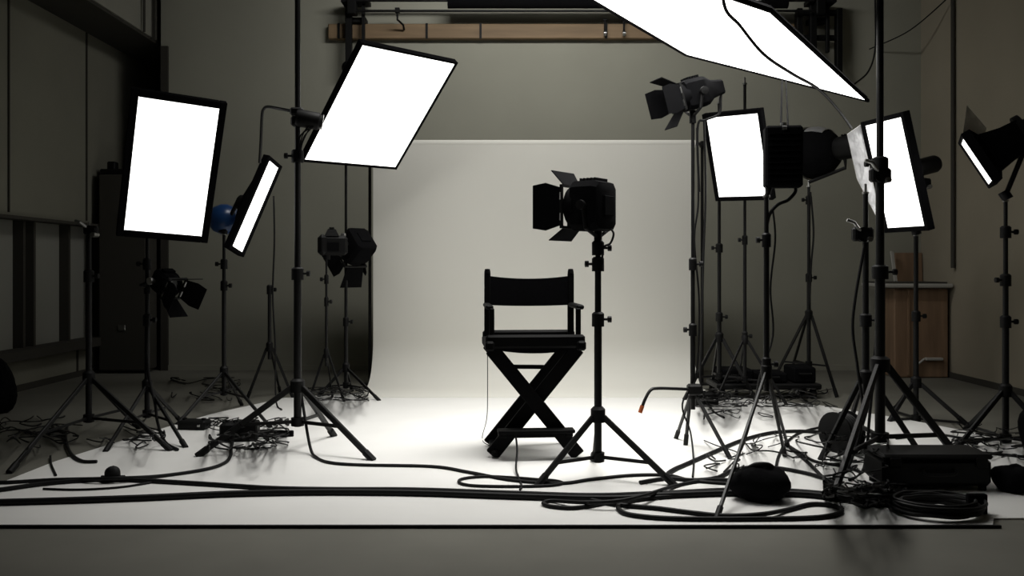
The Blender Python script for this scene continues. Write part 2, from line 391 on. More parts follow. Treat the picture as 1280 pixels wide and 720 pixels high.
# sideways softbox at the right edge
nJ = V((-.78, .36, -.50)).normalized()
def frame_from_normal(n, up=V((0, 0, 1))):
    y = -n; x = y.cross(up).normalized(); z = x.cross(y)
    return Matrix((x, y, z)).transposed()
RJ = frame_from_normal(nJ)
cJ = W(1222, 201, 5.75)
sJ, iJ, _r = softbox('softbox seen from the side at the right edge of the room', cJ, RJ.to_euler('XYZ'), .44, .37, .26, .022, top('J'), ring=.10, taper=.72)

f_ = MB()
f_.plate([iJ @ p for p in (W(1204, 167, 5.60), W(1225, 184, 5.74), W(1233, 160, 5.80), W(1209, 132, 5.66))], iJ.to_3x3() @ V((-.8, -.6, .2)), .006)
f_.build('top_flap', 'silver', sJ)['label'] = 'crinkled silver top flap'
# overhead panel
oh, oi = thing('overhead_panel', 'huge glowing overhead panel slanting across the top right', 'light panel', (1.25, 5.4, 2.6), None)
A_, B_, C_, D_ = V((-.45, 3.3, 2.6)), V((1.18, 5.97, 2.6)), V((3.09, 7.63, 2.6)), V((1.46, 4.96, 2.6))
quad = [A_, B_, C_, D_]
cen = sum(quad, V())/4
MB(oi).plate([cen+(q-cen)*.988 for q in quad], (0, 0, 1), .008).build('diffuser', 'big', oh)
cen = sum(quad, V())/4
mb = MB(oi)
for i in range(4): mb.bar(quad[i], quad[(i+1) % 4], .02, .026)
mb.build('frame', 'cloth', oh)
MB(oi).loft([[q+V((0, 0, .03)) for q in quad], [cen+(q-cen)*.75+V((0, 0, .09)) for q in quad], [cen+(q-cen)*.2+V((0, 0, .36)) for q in quad]]).build('shell', 'cloth', oh)
MB(oi).cyl(cen+V((0, 0, .34)), cen+V((0, 0, .62)), .09).build('lamp_body', 'black', oh)
MB(oi).cyl(cen+V((0, 0, .6)), V((cen.x, cen.y, ZC)), .025).build('hanging_pole', 'pole', oh)
MB(oi).tube([D_+V((-.1, -.12, .03)), D_+V((-.1, -.12, .06)), D_+V((-.25, -.4, .06))], .03).build('corner_clamp', 'black', oh)

# ---------------------------------------------------------------- barn door lamps
def frame_x(dirv, up=V((0, 0, 1))):
    x = dirv.normalized(); y = up.cross(x).normalized(); z = x.cross(y)
    return Matrix((x, y, z)).transposed()
def fresnel(label, c, dirv, L, wd, ht, mount, side=.165, ang=(25, 25, 45, 35), tb=.10, group='barn door lamps', tail=0, doors=(1, 1, 1, 1)):
    R = frame_x(V(dirv)); t, inv = thing('barn_door_lamp', label, 'spotlight', c, R, group)
    y, z = wd/2, ht/2
    def rr(k, x, cz=0):
        b = .25; p = []
        for sy, sz in ((-1, -1), (1, -1), (1, 1), (-1, 1)):
            pts = [(sy*y*k*(1-b), sz*z*k), (sy*y*k, sz*z*k*(1-b))]
            if sy*sz > 0: pts.reverse()
            p += [(x, a, b_+cz) for a, b_ in pts]
        return p
    rings = [rr(.7, -L/2-.012), rr(.93, -L/2), rr(1, -L/2+.03), rr(1, L/2-.02), rr(.94, L/2)]
    if tail: rings = [rr(.45, -L/2-tail), rr(.5, -L/2-tail*.9), rr(.62, -L/2-tail*.35)]+rings[1:]
    MB().loft(rings).build('housing', 'cloth', t)
    rad = min(y, z)*.98
    MB().lathe([(L/2-.02, rad*.8), (L/2-.02, rad*1.08), (L/2+.035, rad*1.08), (L/2+.035, rad*.9), (L/2+.01, rad*.88)], 'x', 28).build('lens_ring', 'cloth', t)
    MB().lathe([(L/2+.005, rad*.88), (L/2+.014, rad*.6), (L/2+.018, .002)], 'x', 28).build('lens', 'lens', t)
    fm = MB(); xx = L/2+.045
    for s in (-1, 1):
        fm.box((xx, s*rad*1.05, 0), (.016, .014, rad*2.2)).box((xx, 0, s*rad*1.05), (.016, rad*2.2, .014))
    fm.build('door_frame', 'black', t)
    h = rad*1.05
    a = [math.radians(q) for q in ang]
    for s, an, on in ((1, a[0], doors[0]), (-1, a[1], doors[1])):           # side doors
        if not on: continue
        ex, ey = math.cos(an)*side, math.sin(an)*side*s
        MB().plate([(xx, s*h, -h*.9), (xx, s*h, h*.9), (xx+ex*.55, s*h+ey*.55, h*1.16), (xx+ex, s*h+ey, h*1.05), (xx+ex, s*h+ey, -h*1.05), (xx+ex*.55, s*h+ey*.55, -h*1.16)], (-ey, ex, 0), .005).build('barn_door', 'cloth', t)
    for s, an, on in ((1, a[2], doors[2]), (-1, a[3], doors[3])):
        if not on: continue
        ex, ez = math.cos(an)*tb, math.sin(an)*tb*s
        MB().plate([(xx, -h*.75, s*h), (xx, h*.75, s*h), (xx+ex, h*1.0, s*h+ez), (xx+ex, -h*1.0, s*h+ez)], (-ez, 0, ex), .005).build('barn_door', 'cloth', t)
    hg = MB()
    for s in (-1, 1):
        for q in (-1, 1): hg.cyl((xx+.004, s*h, q*h*.5-.02), (xx+.004, s*h, q*h*.5+.02), .008, n=8)
    hg.build('hinge', 'steel', t)
    # cooling fins and back plate
    fn = MB()
    for k in range(5): fn.box((-L/2+.035+k*(L-.08)/4, 0, z+.006), (.008, wd*.6, .02))
    fn.box((-L/2-.016, 0, 0), (.012, wd*.45, ht*.4), bev=.004)
    fn.build('vent_fin', 'cloth', t)
    # yoke down to the stand
    m = inv @ V(mount); dn = (inv.to_3x3() @ V((0, 0, -1)))
    pv = V((-L*.1, 0, 0)); yb = m
    yk = MB()
    low = V((m.x, 0, m.z))
    yk.tube([pv+V((0, -y-.018, 0)), pv.lerp(m, .75)+V((0, -y*.95-.018, 0)), m+V((0, -.02, 0)), m+V((0, .02, 0)), pv.lerp(m, .75)+V((0, y*.95+.018, 0)), pv+V((0, y+.018, 0))], .011, 8)
    yk.cyl(m-dn*.03, m+dn*.05, .022, n=12)
    yo = yk.build('yoke', 'black', t)
    for s in (-1, 1): MB().lathe([(s*(y+.0), .012), (s*(y+.03), .026), (s*(y+.05), .026), (s*(y+.052), .01)], 'y', 12, (pv.x, 0, 0)).build('knob', 'steel' if s < 0 else 'black', yo)
    return t, inv
def cordof(t, inv, pts, r=.006):
    return MB(inv).tube(spline(pts, 8), r, 8).build('power_cord', 'rubber', t)

f1 = fresnel('black barn door spotlight on the centre stand above the chair', W(741, 258, 4.81), (-.80, .60, 0), .17, .22, .27, top('M')+V((0, 0, .0)), side=.17, ang=(12, 24, 52, 40), tb=.11)
p0 = S['M'][0]
cordof(*f1, [W(762, 285, 4.81), W(767, 292, 4.79), W(763, 304, 4.78), W(754, 310, 4.78), W(753, 330, 4.785)], .006)
f2 = fresnel('black barn door spotlight tilted left, high beside the backdrop', W(866, 118, 5.6), (-.93, -.30, -.28), .15, .155, .19, top('E'), side=.15, ang=(14, 16, 30, 45), tb=.13, tail=.14)
cordof(*f2, [W(896, 104, 5.62), W(903, 106, 5.64), W(901, 122, 5.64), W(899, 142, 5.64), W(882, 150, 5.62), W(872, 160, 5.60), W(874, 240, 5.60)], .008)
f3 = fresnel('small barn door lamp beside the left edge of the backdrop', W(447, 307, 7.9), (-.55, .45, -.62), .20, .24, .26, V((S['C'][0].x, 7.9, zof(322, 7.9))), side=.14, ang=(20, 30, 30, 30), tb=.2)
f4 = fresnel('barn door lamp pointing down below the large left panel', W(206, 352, 6.05), (.70, -.35, -.45), .11, .15, .15, V((S['A'][0].x, 6.05, zof(358, 6.05))), side=.16, ang=(20, 18, 30, 25), tb=.15)

# black box lamp
bl, bi_ = thing('box_lamp', 'flat black box lamp seen from behind beside the small right panel', 'lamp', W(978.5, 196.5, 4.95), Euler((0, 0, -.12)).to_matrix())
MB().box((0, 0, 0), (.205, .10, .345), bev=.012).build('housing', 'cloth', bl)
fb = MB()
for k in range(9): fb.box((0, -.054, -.13+k*.032), (.17, .012, .008))
fb.build('cooling_fin', 'cloth', bl)
MB().box((0, .056, 0), (.19, .012, .33), bev=.004).build('front_rim', 'black', bl)
MB().tube([(0, -.02, .165), (0, -.02, .19)], .018).lathe([(-.012, .014), (.012, .014)], 'x', 10, (-.0, -.05, .155)).build('latch', 'steel', bl)
for s, y_ in ((-.008, 0), (.018, 0)):
    pass
yk = MB(bi_)
yk.tube(spline([W(994, 232, 4.95), W(994, 240, 4.95), W(985, 250, 4.95), W(972, 256, 4.95), W(962, 268, 4.95), W(958, 285, 4.95)], 6), .010)
yk.tube([W(958, 246, 4.95), W(962, 236, 4.95), W(964, 230, 4.95)], .014)
yk.build('bracket_arm', 'black', bl)
o = MB(bi_).tube([W(976, 158, 4.95), V((2.07, 6.74, 2.6))], .006).tube([W(985, 158, 4.95), V((2.11, 6.78, 2.6))], .005)
o.build('hanging_wire', 'cloth', bl)

# round dish lamp
dr = V((-.60, .72, -.05)); Rd = frame_x(dr)
dl, di = thing('dish_lamp', 'round black dish lamp seen from behind, beside the box lamp', 'lamp', W(1030, 189, 8.0), Rd)
MB().lathe([(-.13, .0), (-.13, .10), (-.10, .15), (-.03, .205), (.05, .228), (.13, .232), (.15, .236), (.15, .222), (.05, .215), (-.03, .19), (-.09, .13), (-.1, .0)], 'x', 40).build('dish', 'cloth', dl)
sp = []
for k in range(13):
    a = PI*(.28+.44*k/12); sp.append(a)
sr = [[V((x, r*math.cos(a), r*math.sin(a))) for x, r in ((-.06, .197), (.03, .231), (.10, .238), (.10, .234), (.03, .226), (-.06, .190))] for a in sp]
MB().loft(sr).build('highlight_patch', 'silver', dl)['label'] = 'crinkled silver patch giving the highlights on top of the dish'  # silver patch put on the dish for its bright highlights
MB().lathe([(.143, .238), (.143, .246), (.165, .246), (.165, .236)], 'x', 40).build('rim', 'steel', dl)
MB().lathe([(-.46, .0), (-.46, .085), (-.44, .105), (-.15, .105), (-.12, .09)], 'x', 24).build('lamp_body', 'black', dl)
hb = MB()
for k in range(6): hb.box((-.2-.03*k, 0, .108), (.012, .08, .014))
hb.build('cooling_fin', 'black', dl)
mt = di @ top('H')
MB().tube([(-.2, 0, -.1), (-.2, 0, -.18), mt], .016).build('mount_bracket', 'black', dl)

# blue lamp on the strip light stand
bt, bti = thing('blue_lamp', 'small round blue lamp behind the narrow strip light', 'lamp', W(281, 274, 6.95), frame_x(V((-.9, -.3, .0))))
MB().lathe([(-.11, .0), (-.108, .045), (-.08, .095), (-.02, .118), (.03, .118), (.085, .095), (.115, .055), (.12, 0)], 'x', 28).build('globe', 'blue', bt)
MB().lathe([(-.15, .03), (-.15, .05), (-.08, .055), (-.08, .03)], 'x', 18).build('socket', 'black', bt)
m = bti @ top('B'); MB().tube([(-.12, 0, -.03), (-.12, 0, -.08), m], .012).build('mount_bracket', 'black', bt)

# strobe head and its bent boom arm on the tall left pole
sh, si = thing('strobe_head', 'black strobe lamp clamped to the very tall left pole', 'lamp', W(388, 150, 5.5), frame_x(V((.95, .25, -.15))))
MB().lathe([(-.09, 0), (-.09, .045), (-.075, .055), (.05, .055), (.06, .045), (.06, 0)], 'x', 20).build('lamp_body', 'black', sh)
MB().lathe([(.06, .04), (.075, .05), (.078, .038)], 'x', 20).build('reflector', 'steel', sh)
MB(si).cyl(W(372, 152, 5.5), W(381, 152, 5.5), .018).box(W(372, 152, 5.5), (.075, .07, .06), bev=.01).build('clamp', 'black', sh)
wr = MB(si)
for k in range(5):
    x = random.uniform(-6, 6)
    wr.tube(spline([W(384+k*2, 158, 5.47), W(380+x, 170, 5.46), W(376+x*.6, 182, 5.46), W(374+k*.6, 198, 5.465)], 5), .004, 6)
wr.build('wire', 'rubber', sh)
simple('boom_arm', MB().tube(spline([W(371, 140, 5.53), W(350, 136, 5.6), W(336, 133.5, 5.7), W(330, 136, 5.75), W(327.5, 145, 5.78), W(326, 180, 5.9), W(324.5, 203, 6.0)], 8), .010)
       .box(W(371.5, 140, 5.5), (.08, .07, .05), bev=.01), 'pole', 'thin bent boom arm reaching left from the tall pole to strip light', 'boom arm')

# still camera
ca, ci = thing('still_camera', 'black still camera on its thin stand near the left backdrop edge', 'camera', W(416, 304, 7.55), Euler((0, 0, .25)).to_matrix())
MB().box((0, 0, -.02), (.25, .11, .17), bev=.025).box((-.09, -.02, -.015), (.075, .14, .18), bev=.03).build('camera_body', 'black', ca)
MB().loft([[(-.07, -.05, .06), (.05, -.05, .06), (.05, .05, .06), (-.07, .05, .06)], [(-.045, -.035, .115), (.025, -.035, .115), (.02, .04, .125), (-.04, .04, .125)]]).box((-.01, 0, .13), (.04, .05, .012)).build('viewfinder', 'black', ca)
MB().lathe([(.05, .065), (.1, .072), (.19, .07), (.2, .06), (.185, .05)], 'y', 24, (0, 0, -.02)).build('lens', 'black', ca)
MB().box((.0, -.058, -.03), (.10, .006, .07), bev=.002).build('screen', 'cloth', ca)
MB().lathe([(.06, .02), (.085, .02), (.088, .012)], 'z', 14, (.09, 0, 0)).build('dial', 'steel', ca)
MB().cyl((-.05, 0, -.14), (-.05, 0, -.09), .03).build('mount_plate', 'black', ca)

# clamps on the thick pole
def gclamp(label, c, s=1.0):
    t, inv = thing('grip_clamp', label, 'clamp', c, None, 'grip clamps')
    MB().lathe([(-.03, .0), (-.03, .032*s), (.03, .032*s), (.03, 0)], 'y', 16).box((0, .0, 0), (.09*s, .05, .06*s), bev=.012).build('jaw', 'black', t)
    MB().tube([(-.02, -.02, .02), (-.05*s, -.05, .05*s), (-.08*s, -.05, .06*s)], .010).build('tightening_handle', 'steel', t)
    MB().cyl((.03, -.05, -.03), (.03, .02, -.03), .016).build('knob', 'steel', t)
gclamp('knobbly grip clamp on the thick pole in front of the right panel', W(1100, 219, 4.93), 1.3)
gclamp('grip clamp at the top of the shorter stand beside the thick pole', W(1078, 293, 5.33), 1.4)
gclamp('small grip clamp sticking out behind the right panel', W(1154, 229, 6.62), 1.2)
gclamp('small grip clamp on the bare stand at far left', W(114, 288, 5.74), 1.0)

# bent side arm on the C stand
ba, bai = thing('side_arm', 'curved side arm with orange tip pointing left near the floor', 'grip arm', W(866, 487, 5.6))
MB(bai).tube(spline([W(868, 487, 5.57), W(846, 486, 5.5), W(822, 485.5, 5.42), W(813, 488, 5.4), (W(806, 500, 5.38)), W(802, 511, 5.37)], 6), .010).build('arm', 'pole', ba)
MB(bai).cyl(W(803, 507, 5.372), W(800, 516, 5.365), .013).build('tip', 'orange', ba)
MB(bai).box(W(868, 487, 5.57), (.09, .07, .07), bev=.012).build('clamp', 'black', ba)

# ---------------------------------------------------------------- director's chair
ch, _ = thing('director_chair', 'black tall director chair on the white floor at the centre', 'chair', (.125, 5.5, .008), Euler((0, 0, math.radians(4.5))).to_matrix())
hw = .265
for yy in (-.19, .19):
    MB().bar((-hw+.0, yy, .655), (hw-.005, yy+.02*(1 if yy > 0 else -1), .012), .085, .028, (0, 1, 0)).build('leg', 'blackwood', ch)
    MB().bar((hw-.0, yy-.028*(1 if yy > 0 else -1), .655), (-hw+.005, yy-.028*(1 if yy > 0 else -1), .012), .085, .028, (0, 1, 0)).build('leg', 'blackwood', ch)
for s in (-1, 1):
    MB().box((s*.275, 0, .675), (.055, .50, .06), bev=.012).build('seat_rail', 'blackwood', ch)
    MB().box((s*.275, .0, .905), (.045, .40, .028), bev=.008).build('armrest', 'blackwood', ch)
    MB().box((s*.27, .18, .895), (.04, .03, .43), bev=.006).build('back_post', 'blackwood', ch)
    MB().lathe([(0, .02), (.012, .02), (.03, .016), (.032, .004)], 'z', 14, (s*.27, .18, 1.105)).build('finial', 'blackwood', ch)
    MB().box((s*.262, -.19, .795), (.03, .03, .21), bev=.006).build('arm_post', 'blackwood', ch)
    MB().box((s*.245, 0, .03), (.035, .44, .035), bev=.008).build('floor_runner', 'blackwood', ch)
def sling(z_of, y_of, n=16, x=.27, t=.008, z0=0, z1=1):
    rings = []
    for i in range(n+1):
        u = -1+2*i/n; rings.append([V(p) for p in ((u*x, y_of(u), z0-z_of(u)*.4), (u*x, y_of(u)+t, z0-z_of(u)*.4), (u*x, y_of(u)+t, z1-z_of(u)), (u*x, y_of(u), z1-z_of(u)))])
    return MB().loft(rings)
sling(lambda u: -.022*(1-u*u)*-1, lambda u: .165+.03*(1-u*u), x=.285, z0=.905, z1=1.095).build('backrest', 'cloth', ch)
rings = []
for i in range(17):
    u = -1+2*i/16; z = .700-.028*(1-u*u); rings.append([(u*.27, -.2, z), (u*.27, .2, z), (u*.27, .2, z-.045), (u*.27, -.2, z-.045)])
MB().loft(rings).build('seat', 'cloth', ch)
MB().box((.0, -.245, .17), (.46, .09, .022), bev=.005).box((0, -.21, .15), (.44, .022, .055), bev=.004).build('footrest', 'blackwood', ch)
for s in (-1, 1): MB().box((s*.20, -.21, .15), (.05, .06, .05), bev=.008).build('footrest_bracket', 'blackwood', ch)
for yy in (-.21, .21): MB().box((0, yy, .70), (.60, .035, .082), bev=.014).build('seat_bar', 'blackwood', ch)
MB().cyl((-.11, .19, .505), (.16, .19, .50), .014).build('stretcher', 'blackwood', ch)
MB().cyl((-.02, -.2, .335), (-.02, .2, .335), .012).build('pivot_bolt', 'steel', ch)

# ---------------------------------------------------------------- furniture and cases at the sides
pc, pi = thing('plywood_cabinet', 'brown plywood cabinet with a pale tray top in the far right corner', 'cabinet', (4.2, 9.45, 0))
MB(pi).box((4.28, 9.45, .47), (.56, .5, .93), bev=.008).build('cabinet_body', 'ply', pc)
MB(pi).box((4.22, 9.43, .965), (.72, .62, .045), bev=.012).build('tray_top', 'tray', pc)
MB(pi).box((4.22, 9.43, .995), (.64, .52, .02), bev=.004).build('tray_recess', 'dark', pc)
MB(pi).box((4.14, 9.19, .48), (.02, .02, .9)).build('corner_batten', 'ply', pc)
MB(pi).box((4.40, 9.185, .2), (.18, .06, .03), bev=.006).tube([(4.30, 9.18, .2), (4.22, 9.17, .14), (4.22, 9.16, .02)], .012).build('handle_bar', 'tray', pc)
pb = MB(); pb.bar((4.44, 9.79, 0.0), (4.44, 9.86, 1.32), .30, .022, (0, 1, 0))
simple('plywood_board', pb, 'ply', 'tall plywood board leaning on the wall behind the cabinet', 'board')
pb = MB(); pb.bar((4.12, 9.45, 1.005), (4.22, 9.78, 1.33), .035, .02, (0, 1, 0))
simple('timber_offcut', pb, 'tray', 'pale timber offcut leaning on the cabinet tray', 'board')

tc, tci = thing('flight_case', 'tall black case standing in the dark left corner passage', 'case', (-4.22, 9.75, 0))
MB(tci).box((-4.24, 9.72, 1.1), (.52, .3, 2.14), bev=.015).build('case_body', 'dark', tc)
MB(tci).box((-4.24, 9.72, 2.2), (.50, .28, .06), bev=.01).build('lid', 'black', tc)
for z in (.5, 1.7): MB(tci).box((-4.24, 9.565, z), (.08, .02, .06), bev=.004).build('latch', 'steel', tc)
for s in (-1, 1): MB(tci).cyl((-4.24+s*.2, 9.72, 0.0), (-4.24+s*.2, 9.72, .045), .03).build('foot', 'rubber', tc)
MB(tci).box((-4.40, 9.7, 2.27), (.09, .1, .1), bev=.012).build('top_handle', 'black', tc)

# long black road case, lower right
rc, rci = thing('road_case', 'long black equipment case on the floor at lower right', 'case', (2.18, 4.63, .008))
cx, cy = 2.18, 4.63
MB(rci).box((cx, cy, .10), (.56, .26, .14), bev=.02).build('case_body', 'black', rc)
MB(rci).box((cx, cy, .182), (.57, .27, .026), bev=.012).build('lid', 'black', rc)
for x in (-.22, .22): MB(rci).box((cx+x, cy-.136, .155), (.06, .014, .05), bev=.004).build('latch', 'black', rc)
MB(rci).tube(spline([(cx-.08, cy-.13, .12), (cx-.07, cy-.155, .10), (cx+.07, cy-.155, .10), (cx+.08, cy-.13, .12)], 5), .008).build('handle', 'rubber', rc)
for x in (-.24, .24):
    for y in (-.1, .1): MB(rci).cyl((cx+x, cy+y, .008), (cx+x, cy+y, .03), .02, n=12).build('foot', 'rubber', rc)

def bag(label, c, r, seed, handle=True, amp=.12):
    t, inv = thing('cloth_bag', label, 'bag', c, None, 'dark cloth bags')
    MB().blob((0, 0, r[2]*.85), r, seed, amp).build('bag_body', 'cloth', t)
    if handle: MB().tube(spline([(-r[0]*.45, 0, r[2]*1.7), (-r[0]*.2, -.02, r[2]*1.98), (r[0]*.2, -.02, r[2]*1.98), (r[0]*.45, 0, r[2]*1.7)], 6), .012).build('handle', 'rubber', t)
    return t
bag('plump black sandbag among the cables at the front', V((1.23, 4.35, .008)), (.145, .115, .088), 3, True, .13)
bag('slumped dark cloth bag at the right end of the road case', V((2.58, 4.52, .008)), (.105, .10, .068), 5, False, .16)
bag('dark bag standing at the left edge beyond the stands', V((-4.12, 6.95, .0)), (.19, .17, .23), 8, True, .12)
bag('dark bag beside the stand at the right edge', V((3.30, 5.45, .0)), (.14, .13, .17), 12, True, .14)

# cable drum
cd, cdi = thing('cable_drum', 'black cable drum standing on edge beside the thick pole', 'cable drum', G(1052, 566)+V((0, 0, .13)), Euler((0, 0, .5)).to_matrix())
for s in (-1, 1): MB().lathe([(s*.055, .02), (s*.055, .128), (s*.065, .128), (s*.065, .02)], 'x', 30).build('flange', 'black', cd)
dm = MB()
for i in range(5):
    for j in range(2):
        dm.tube([(-.042+i*.021, (.088+j*.018)*math.cos(a), (.088+j*.018)*math.sin(a)) for a in [2*PI*k/28 for k in range(28)]], .0095, 6, closed=True)
dm.cyl((-.055, 0, 0), (.055, 0, 0), .085, n=24).build('wound_cable', 'rubber', cd)
MB().cyl((.065, .06, .05), (.10, .06, .05), .012).build('crank_handle', 'steel', cd)

# power boxes
def pbox(label, c, sz, rz, n):
    t, inv = thing('power_box', label, 'power box', c, Euler((0, 0, rz)).to_matrix(), 'power boxes')
    MB().box((0, 0, sz[2]/2), sz, bev=.01).build('casing', 'black', t)
    for k in range(n): MB().lathe([(0, .016), (.012, .016), (.012, .010), (.002, .009)], 'z', 12, (-sz[0]*.35+sz[0]*.7*k/max(1, n-1), 0, sz[2])).build('socket', 'rubber', t)
    MB().box((sz[0]*.3, -sz[1]/2-.004, sz[2]*.5), (.02, .008, .015), bev=.002).build('switch', 'steel', t)
pbox('black power box with plugs under the strip light stand', V(((300-HX)*5.85/F, 5.85, .008)), (.24, .16, .12), .15, 4)
pbox('small flat black power box left of the strip light stand', V(((243-HX)*6.25/F, 6.25, .008)), (.20, .12, .065), -.1, 2)
pbox('power box on the floor below the small right panel', V(((880-HX)*7.3/F, 7.3, .008)), (.2, .15, .11), .2, 3)

# low dolly with gear at the right foot of the backdrop
dd, ddi = thing('equipment_dolly', 'low black dolly loaded with gear at right foot of the backdrop', 'dolly', (2.25, 7.85, 0))
MB(ddi).box((2.25, 7.9, .11), (.92, .42, .05), bev=.01).build('platform', 'black', dd)
for x in (-.4, .4):
    for y in (-.15, .15): MB(ddi).lathe([(-.02, .0), (-.02, .043), (.02, .043), (.02, 0)], 'x', 14, (2.25+x, 7.9+y, .043)).build('caster', 'rubber', dd)
for x, w_, h_ in ((1.98, .3, .12), (2.30, .26, .09), (2.58, .2, .14)):
    t, inv = thing('gear_case', {1.98: 'leftmost small case on the low dolly', 2.30: 'flat middle case on the low dolly', 2.58: 'tallest case on the low dolly, at its right end'}[x], 'case', (x, 7.9, .135), None, 'small cases on the dolly')
    MB().box((0, 0, h_/2), (w_, .3, h_), bev=.015).build('case_body', 'cloth', t)
    MB().tube([(-.05, -.15, h_*.6), (-.05, -.175, h_*.6), (.05, -.175, h_*.6), (.05, -.15, h_*.6)], .008).build('handle', 'rubber', t)

# ---------------------------------------------------------------- cables on the floor
def cable(label, pts, r=.011, z=None, group=None, name='floor_cable', n=8):
    z0 = .008+r
    q = [G(p[0], p[1], z0+(p[2] if len(p) > 2 else 0)) if not isinstance(p, Vector) else p for p in pts]
    o = MB().tube(spline(q, n), r, 8).build(name, 'rubber'); tag(o, label, 'cable', group or 'cables on the floor'); return o
cable('thick black cable crossing the whole front of the white floor', [(-60, 629), (60, 626), (180, 622), (290, 617), (400, 615), (520, 616), (640, 620), (760, 623, .0), (830, 619), (917, 616), (990, 617), (1037, 621), (1100, 631)], .016)
cable('cable just behind the thick front cable, joining it at centre', [(-60, 618), (0, 612), (60, 604), (130, 599), (190, 601), (260, 605), (340, 610), (420, 611.5), (520, 612), (640, 616), (740, 619, .005), (830, 616), (917, 612), (980, 613), (1040, 618), (1095, 628)], .012)
cable('cable running from the left edge up to the power box', [(-60, 600), (0, 603), (70, 599.5), (140, 598, .018), (200, 595), (255, 587), (280, 579), (288, 570), (289, 560), V(((293-HX)*5.78/F, 5.775, .06))], .010)
cable('thin cable lying below the round rubber knob at left', [(54, 611), (100, 612), (150, 609), (190, 603)], .006)
cable('cable trailing from the very tall left pole toward the chair', [V(((374-HX)*5.53/F, 5.53, .45)), V(((380-HX)*5.5/F, 5.5, .25)), (388, 560, .03), (396, 572), (412, 578), (450, 581), (540, 583), (585, 590), (640, 600), (700, 604), (740, 599), (790, 594), (835, 594), (862, 600), (905, 604), (950, 604)], .009)
cable('oval cable loop in front of the chair', [(680, 600), (650, 597.5), (610, 595.5), (580, 598), (574, 603), (592, 607), (640, 608), (685, 607), (703, 604), (692, 600.5), (665, 599)], .008)
cable('cable hanging from the chair footrest down to the floor', [V((.02, 5.22, .17)), V((.03, 5.15, .09)), (645, 585, .02), (648, 596), (652, 607), (650, 612)], .006)
cable('cable curling from the centre stand toward the sandbag', [(800, 619), (760, 628), (720, 634.5), (690, 633), (679, 629), (690, 626), (730, 628, .018), (773, 626, .03), (809, 618, .03), (845, 607), (885, 600), (915, 600)], .010)
cable('long flat cable loop in front of the sandbag', [(915, 616.5), (860, 619), (800, 624), (774, 631), (778, 640), (800, 645), (845, 648), (928, 648.5), (1015, 647), (1050, 641), (1045, 633), (1015, 630), (985, 637), (950, 643, .012), (905, 644.5), (868, 641), (820, 635), (785, 632), (760, 629), (735, 624)], .011)
cable('cable arching from the centre stand back to the cable drum', [(838, 603), (834, 594), (842, 587), (860, 579), (892, 565), (928, 550), (964, 541), (1000, 539), (1035, 541)], .012)
cable('cable over the sandbag toward the right clutter', [(800, 603), (834, 598), (867, 600), (896, 597), (915, 588), (940, 584), (972, 585), (1010, 592), (1040, 602), (1062, 615)], .011)
cable('thin curved cable standing right of the sandbag', [(970, 583), (974, 568), (984, 552), (1002, 540), (1030, 533)], .008)
cable('dark cable with plug end below the cable drum', [(984, 556), (1000, 566), (1020, 577), (1056, 583), (1075, 590)], .009)
cable('cable bending toward the base of the thick pole', [(988, 560), (1012, 580), (1034, 603), (1050, 622), (1090, 630), (1140, 632)], .010)
cable('short curved cable on the dim floor at far left', [(84, 532), (82, 548), (88, 566), (102, 576), (121, 577)], .010)
cable('very thin pale cable near the round rubber knob', [(63, 570), (64, 580), (70, 594)], .006)
cable('cable looping behind the road case toward the right edge', [(1090, 574), (1130, 566), (1180, 562), (1230, 566), (1290, 572)], .009)
cable('cable trailing along the right floor edge behind the right stand', [(1120, 548), (1170, 543), (1220, 549), (1300, 545)], .008)
cable('cable with hooked end between case and cable coil', [(1110, 628), (1150, 622), (1190, 622), (1215, 622), (1223, 628), (1222, 636)], .009)
# round knob on the cables at left
kb, kbi = thing('cable_junction', 'round black rubber knob where the left cables meet', 'cable connector', G(143, 603)+V((0, -.02, .05)))
MB().blob((0, 0, 0), (.040, .038, .042), 4, .05).build('knob', 'rubber', kb)
MB().cyl((-.06, 0, -.025), (.06, .005, -.025), .018, n=12).build('sleeve', 'rubber', kb)

def coil(label, c, R, loops, r, seed, squash=.8, zstep=.006):
    rnd = random.Random(seed); pts = []
    for k in range(loops*18):
        a = 2*PI*k/18; q = R*(1+.13*math.sin(a*.37+seed)+rnd.uniform(-.015, .015))
        pts.append(V((q*math.cos(a), q*squash*math.sin(a), r+zstep*k/18+.008*rnd.random())))
    t, inv = thing('cable_coil', label, 'cable coil', c, None, 'coils of cable')
    MB().tube(spline(pts, 2), r, 7).build('cable', 'rubber', t)
    MB().box((R*.98, 0, loops*zstep*.6+.008), (.09, .03, loops*zstep*1.5+.02), bev=.004).build('cable_tie', 'cloth', t)
coil('thick flat coil of black cable at the front right floor edge', G(1176, 646)+V((0, .03, .008)), .185, 9, .0085, 2, .75)
coil('loose coil of cable left of the thick front right coil', G(1092, 630)+V((0, .06, .008)), .16, 5, .008, 6, .6, .004)
coil('small cable coil at the base of the tall left pole stand', G(335, 547)+V((0, 0, .008)), .13, 4, .007, 9, .7, .004)

